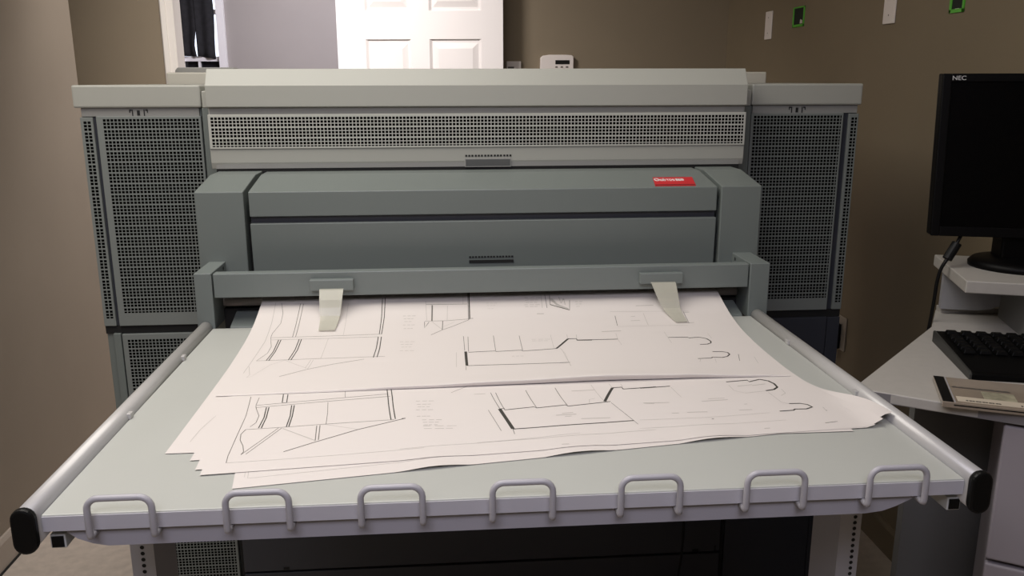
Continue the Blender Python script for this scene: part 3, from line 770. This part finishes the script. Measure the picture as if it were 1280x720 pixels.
# ------------------------------------------------------------------ desk corner
D = thing('corner_desk', 'light laminate corner desk at right of the table with keyboard and shelf on it', 'desk', (1.05, 1.40, 0))
top = [(.662, 1.270), (.760, 1.203), (.864, 1.138), (1.392, .800), (1.392, 1.683), (1.071, 1.728), (.989, 1.602)]
MB().prism('z', top, .972, .990).build('desktop', [K['desk']], D, .002)
ed = MB()
for a, b in (((.662, 1.270), (.864, 1.138)), ((.864, 1.138), (1.392, .80))):
    dx, dy = b[0]-a[0], b[1]-a[1]; l = math.hypot(dx, dy); n = (dy/l*.0012, -dx/l*.0012)
    ed.prism('z', [a, b, (b[0]+n[0], b[1]+n[1]), (a[0]+n[0], a[1]+n[1])], .9725, .9885)
ed.build('edge_band', K['deskedge'], D)
MB().prism('z', [(1.071, 1.7265), (1.0655, 1.700), (1.39, 1.654), (1.39, 1.682)], .990, 1.001).build('back_ledge', K['desk'], D, .001)
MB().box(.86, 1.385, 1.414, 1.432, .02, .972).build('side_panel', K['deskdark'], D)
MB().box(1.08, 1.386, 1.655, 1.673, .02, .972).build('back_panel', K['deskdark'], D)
# drawer pedestal below it
a = math.radians(-33)
G = thing('drawer_pedestal', 'grey drawer pedestal standing under the corner desk at far right', 'drawers', (.850, 1.158, 0), a)
MB().box(0, .38, .012, .285, .015, .970).build('cabinet_body', K['ped'], G, .002, local=True)
MB().box(0, .38, -.004, .011, .738, .966).build('drawer', K['ped'], G, .004, local=True, seg=3)
MB().box(0, .38, -.004, .011, .385, .731).build('drawer', K['ped'], G, .004, local=True, seg=3)
MB().box(0, .38, -.004, .011, .03, .378).build('drawer', K['ped'], G, .004, local=True, seg=3)
# raised monitor shelf
MS = thing('monitor_shelf', 'low grey shelf raised on the back of the desk, carrying the monitor', 'shelf', (1.2, 1.58, .99))
MB().prism('z', [(.991, 1.510), (1.392, 1.365), (1.392, 1.655), (1.072, 1.758)], 1.083, 1.107).build('shelf_top', K['desk'], MS, .002)
e = Vector((1.36-1.058, 1.602-1.690, 0)); l = e.length; ea = math.atan2(e.y, e.x)
sp = [(0, 1.002), (.075, 1.002), (.100, 1.006), (.120, 1.016), (.140, 1.034), (.158, 1.040), (.175, 1.034), (.195, 1.010), (.21, 1.002), (l, 1.002), (l, 1.083), (0, 1.083)]
mb = MB().prism('y', sp, 0, .016); mb.xform(Matrix.Translation((1.058, 1.690, 0)) @ Matrix.Rotation(ea, 4, 'Z')); mb.build('back_support', K['supp'], MS)
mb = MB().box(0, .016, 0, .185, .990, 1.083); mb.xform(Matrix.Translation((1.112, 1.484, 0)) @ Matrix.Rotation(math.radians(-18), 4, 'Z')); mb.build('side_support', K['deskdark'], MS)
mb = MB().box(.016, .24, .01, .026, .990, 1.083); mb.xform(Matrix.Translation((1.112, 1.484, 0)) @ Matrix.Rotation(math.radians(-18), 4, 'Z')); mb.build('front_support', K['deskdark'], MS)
# monitor
a = math.radians(-15)
MO = thing('computer_monitor', 'black flat monitor, switched off, on the raised shelf at right edge', 'monitor', (1.186, 1.6125, 1.107), a)
tl = math.tan(math.radians(6.4))
def slab(mb, x0, x1, y0, y1, z0, z1, mi=0):
    vs = [(x, y+(z-.065)*tl, z) for z in (z0, z1) for x, y in ((x0, y0), (x1, y0), (x1, y1), (x0, y1))]
    return mb.add(vs, [(0, 3, 2, 1), (4, 5, 6, 7), (0, 1, 5, 4), (1, 2, 6, 5), (2, 3, 7, 6), (3, 0, 4, 7)], mi)
mb = MB(); W2 = .2005; y0 = -.030
slab(mb, -W2, W2, y0+.004, y0+.034, .065, .385); slab(mb, -.13, .13, y0+.034, y0+.058, .10, .34)
mb.build('monitor_case', K['mon'], MO, .003, local=True)
mb = MB()
slab(mb, -W2, -W2+.016, y0, y0+.005, .065, .385); slab(mb, W2-.016, W2, y0, y0+.005, .065, .385); slab(mb, -W2+.016, W2-.016, y0, y0+.005, .369, .385); slab(mb, -W2+.016, W2-.016, y0, y0+.005, .065, .084)
mb.build('bezel', K['mon'], MO, .0015, local=True)
mb = MB(); slab(mb, -W2+.016, W2-.016, y0+.003, y0+.0045, .084, .369); mb.build('screen', K['screen'], MO, local=True)
vs, fs = text_mesh('NEC', .0118, .0002)
MB().add([(-.1845+v.x*1.12, y0+(.3725+v.y-.065)*tl-.0006-v.z, .3725+v.y) for v in vs], fs).build('brand_lettering', K['logo'], MO, local=True, recalc=False)
MB().prism('x', [(-.012, .010), (-.010, .17), (.045, .17), (.048, .010)], -.058, .058).build('stand_neck', K['mon'], MO, .004, local=True)
MB().lathe(0, .005, [(.1, 0), (.101, .008), (.094, .016), (.06, .020), (.05, .021)], 40, 1.10, .92).build('stand_base', K['mon'], MO, 0, True, local=True)
# cable
cb = thing('monitor_cable', 'black cable with a ferrite block running down from the monitor past the shelf', 'cable', (1.02, 1.63, .95))
CP = [(1.075, 1.655, 1.185), (1.050, 1.636, 1.172), (1.038, 1.630, 1.154), (1.028, 1.628, 1.136), (1.0165, 1.628, 1.117), (1.0105, 1.630, 1.100), (1.0075, 1.632, 1.075), (1.0075, 1.634, 1.045), (1.0065, 1.635, 1.015), (1.0055, 1.637, .985), (1.003, 1.640, .955), (.985, 1.65, .90), (.985, 1.66, .80)]
def smoothp(P, n=5):
    out = []
    for i in range(len(P)-1):
        p0, p1, p2, p3 = [Vector(P[max(0, min(len(P)-1, i+q))]) for q in (-1, 0, 1, 2)]
        for j in range(n):
            t = j/n; out.append(.5*((2*p1)+(p2-p0)*t+(2*p0-5*p1+4*p2-p3)*t*t+(3*p1-p0-3*p2+p3)*t**3))
    return out+[Vector(P[-1])]
MB().tube(smoothp(CP), .0036, 10).build('cord', K['rubber'], cb, 0, True)
A_, B_ = Vector((1.0395, 1.6305, 1.157)), Vector((1.0205, 1.628, 1.124))
MB().tube([A_, A_+(B_-A_)*.04, A_+(B_-A_)*.96, B_], .0098, 14).build('ferrite_block', K['rubber'], cb, .001)
# keyboard
a = math.radians(-15.5)
KB = thing('keyboard', 'black computer keyboard lying on the desk below the monitor', 'keyboard', (.932, 1.503, .990), a)
KW, KD = .440, .222
MB().prism('x', [(-KD, 0), (-KD, .010), (-KD+.006, .0135), (-.004, .0225), (0, .0205), (0, 0)], .004, KW).build('keyboard_case', K['kb'], KB, .0015, local=True)
MB().prism('x', [(-KD, 0), (-KD, .0105), (-KD+.006, .014), (-.004, .023), (0, .021), (0, 0)], 0, .004).build('side_edge', K['kbside'], KB, .001, local=True)
kmesh = None
for r in range(6):
    yy = -.022-r*.0192-(.006 if r else 0); zz = .0145+(KD+yy)*.041
    for c in range(16):
        x = .014+c*.0262-(0 if r else 0)
        vs = [(-.0105, -.0080, 0), (.0105, -.0080, 0), (.0105, .0080, 0), (-.0105, .0080, 0), (-.0080, -.0060, .0065), (.0080, -.0060, .0065), (.0080, .0066, .0065), (-.0080, .0066, .0065)]
        if kmesh is None:
            o = MB().add(vs, [(0, 3, 2, 1), (4, 5, 6, 7), (0, 1, 5, 4), (1, 2, 6, 5), (2, 3, 7, 6), (3, 0, 4, 7)]).build('key', K['key'], KB, .0008, local=True); kmesh = o
        else:
            o = kmesh.copy(); C.objects.link(o); o.parent = KB
        o.location = (x+.0125, yy, zz)
# disc case
a = math.radians(-24)
DC = thing('disc_case', 'clear disc case with beige cover and black spine at front of the desk', 'disc case', (.7585, 1.1765, .990), a)
DL, DWd = .124, .142
MB().box(0, DWd, 0, DL, 0, .0095).build('case_shell', K['jewel'], DC, .001, local=True)
MB().box(.0005, .0155, .001, DL-.001, .0094, .0100).box(.0165, .0185, .001, DL-.001, .0094, .0098, 1).build('black_spine', [K['rubber'], K['supp']], DC, local=True)
cv = MB().box(.022, .105, .072, .0765, .0094, .0098, 0)
for i in range(9): cv.box(.024+i*.009, .024+i*.009+.005+(i % 3)*.001, .0765, .079, .0094, .0097, 0)
cv.build('printed_title', K['hole'], DC, local=True)
MB().box(.062, .108, .030, .066, .0094, .0097).build('cover_picture', K['picture'], DC, local=True)
lb = MB().box(.022, .124, .008, .030, .0094, .0100, 0)
for i in range(11): lb.box(.034+i*.0045, .034+i*.0045+.003+(i % 2)*.001, .011, .0155, .0099, .0102, 1)
for i in range(3): lb.box(.109+i*.004, .1115+i*.004, .011, .0165, .0099, .0102, 1)
lb.build('label_card', [K['card'], K['hole']], DC, local=True)
MB().box(.016, DWd-.002, -.0004, .0002, .0045, .0062).build('case_seam', K['rubber'], DC, local=True)

# ------------------------------------------------------------------ things on the walls
def plate_on_right(y0, y1, z0, z1, label):
    t = thing('blank_wall_plate', label, 'wall plate', (XR, (y0+y1)/2, z0), 0, 'wall plates on the right wall')
    MB().box(XR-.006, XR, y0, y1, z0, z1).build('plate', K['plast'], t, .0025)
    s = MB(); ym = (y0+y1)/2
    for z in (z0+.026, z1-.026): s.disc((XR-.0063, ym, z), 'x', .0028, 10)
    s.build('screw', K['hole'], t)
plate_on_right(3.665, 3.738, 1.649, 1.764, 'white blank wall plate nearest the back corner of the room')
plate_on_right(2.647, 2.718, 1.650, 1.765, 'white wall plate with two screws between the two green brackets')
def bracket_on_right(y0, y1, z0, z1, label, chip):
    t = thing('green_wiring_bracket', label, 'wiring bracket', (XR, (y0+y1)/2, z0), 0, 'green brackets on the right wall')
    w = .010
    MB().box(XR-.004, XR+.001, y0, y0+w*.8, z0, z1).box(XR-.004, XR+.001, y1-w, y1, z0, z1).box(XR-.004, XR+.001, y0, y1, z0, z0+w).box(XR-.004, XR+.001, y0, y1, z1-w*.5, z1).build('bracket_frame', K['green'], t, .001)
    MB().box(XR-.0015, XR-.0005, y0+w*.8, y1-w, z0+w, z1-w*.5).build('dark_opening', K['box'], t)
    MB().prism('x', chip, XR-.003, XR-.0018).build('tab', K['plast_dim'], t)
bracket_on_right(3.338, 3.446, 1.682, 1.758, 'green wiring bracket round a dark hole, nearer the back corner', [(3.352, 1.694), (3.375, 1.694), (3.372, 1.710), (3.355, 1.706)])
bracket_on_right(2.290, 2.358, 1.657, 1.770, 'green wiring bracket with a dark opening, above the monitor', [(2.312, 1.662), (2.330, 1.662), (2.330, 1.668), (2.312, 1.668)])
t = thing('wall_outlet', 'ivory wall outlet low on the right wall, just past the printer tower', 'outlet', (XR, 2.80, .54))
MB().box(XR-.006, XR, 2.768, 2.842, .546, .668).build('plate', K['plast_out'], t, .0025)
s = MB()
for z in (.580, .634):
    for y in (2.797, 2.811): s.box(XR-.0066, XR-.0058, y, y+.002, z, z+.008)
s.build('socket_slots', K['hole'], t)
t = thing('power_adapter', 'black plug adapter pushed into the wall outlet beside the printer tower', 'adapter', (XR-.006, 2.82, .55))
MB().box(XR-.046, XR-.0062, 2.798, 2.848, .548, .640).build('adapter_body', K['rubber'], t, .004)
MB().tube([(XR-.026, 2.823, .552), (XR-.026, 2.823, .50), (XR-.022, 2.826, .30), (XR-.03, 2.83, .02)], .003, 8).build('cord', K['rubber'], t, 0, True)
t = thing('thermostat', 'white thermostat with dark display on the back wall right of the door', 'thermostat', (.557, YB, 1.50))
MB().prism('y', [(.480, 1.500), (.634, 1.500), (.638, 1.510), (.638, 1.590), (.630, 1.598), (.600, 1.600), (.520, 1.600), (.490, 1.596), (.478, 1.586), (.476, 1.51)], YB-.028, YB+.002).build('thermostat_body', K['plast'], t, .003)
MB().box(.549, .618, YB-.0295, YB-.0275, 1.556, 1.575).build('display', K['lcd'], t)
MB().box(.549, .560, YB-.0295, YB-.0275, 1.540, 1.546).box(.575, .586, YB-.0295, YB-.0275, 1.540, 1.546).box(.6, .612, YB-.0295, YB-.0275, 1.540, 1.546).build('button', K['hole'], t)
t = thing('wall_sensor', 'small white box on the back wall between the door and thermostat', 'wall box', (.348, YB, 1.49))
MB().box(.314, .384, YB-.022, YB, 1.490, 1.570).build('sensor_body', K['plast_dim'], t, .002)
MB().box(.320, .350, YB-.0225, YB-.0215, 1.536, 1.545).build('sensor_slot', K['hole'], t)
# cable hanging under the printer head
cb = thing('hanging_cable', 'thin black cable hanging in front of the dark base panels', 'cable', (.61, 1.98, 0))
MB().tube(smoothp([(.608, 2.0, .87), (.606, 1.98, .60), (.6065, 1.975, .36), (.604, 1.972, .27), (.596, 1.97, .20), (.590, 1.97, .10), (.588, 1.96, .006), (.60, 1.80, .005)]), .0035, 8).build('cord', K['rubber'], cb, 0, True)

# ------------------------------------------------------------------ light
def area(name, loc, tgt, sx, sy, power, col, spread=180):
    l = bpy.data.lights.new(name, 'AREA'); l.shape = 'RECTANGLE'; l.size = sx; l.size_y = sy; l.energy = power; l.color = col
    o = bpy.data.objects.new(name, l); C.objects.link(o); o.location = loc
    l.spread = math.radians(spread)
    o.rotation_euler = (Vector(tgt)-Vector(loc)).to_track_quat('-Z', 'Y').to_euler()
    return o
area('ceiling_lamp', (-.60, 1.25, 2.57), (-.60, 1.25, 0), 1.5, 1.5, 31, (1., .955, .89))
area('door_fill', (-.75, 3.0, 2.56), (-.45, 4.1, 1.2), .4, .3, 26, (1., .94, .92), 115)  # added light to brighten the door and back wall, no fixture known
area('room_fill', (-.15, -.30, 2.48), (.0, 1.4, 1.0), 1.4, 1.0, 11, (.88, .86, 1.), 110)
area('hall_fill', (-.6, 5.2, 2.56), (-1.2, 6.3, .8), .6, .6, 56, (1., .95, 1.))  # added area light inside the hall, stands in for daylight there
w = bpy.data.worlds.new('sky'); S.world = w; w.use_nodes = True
w.node_tree.nodes['Background'].inputs[0].default_value = (.80, .86, 1., 1); w.node_tree.nodes['Background'].inputs[1].default_value = 2.0
S.view_settings.view_transform = 'Standard'; S.view_settings.look = 'None'; S.view_settings.exposure = 0; S.view_settings.gamma = 1
for o in bpy.data.objects:
    if '_o' in o: del o['_o']
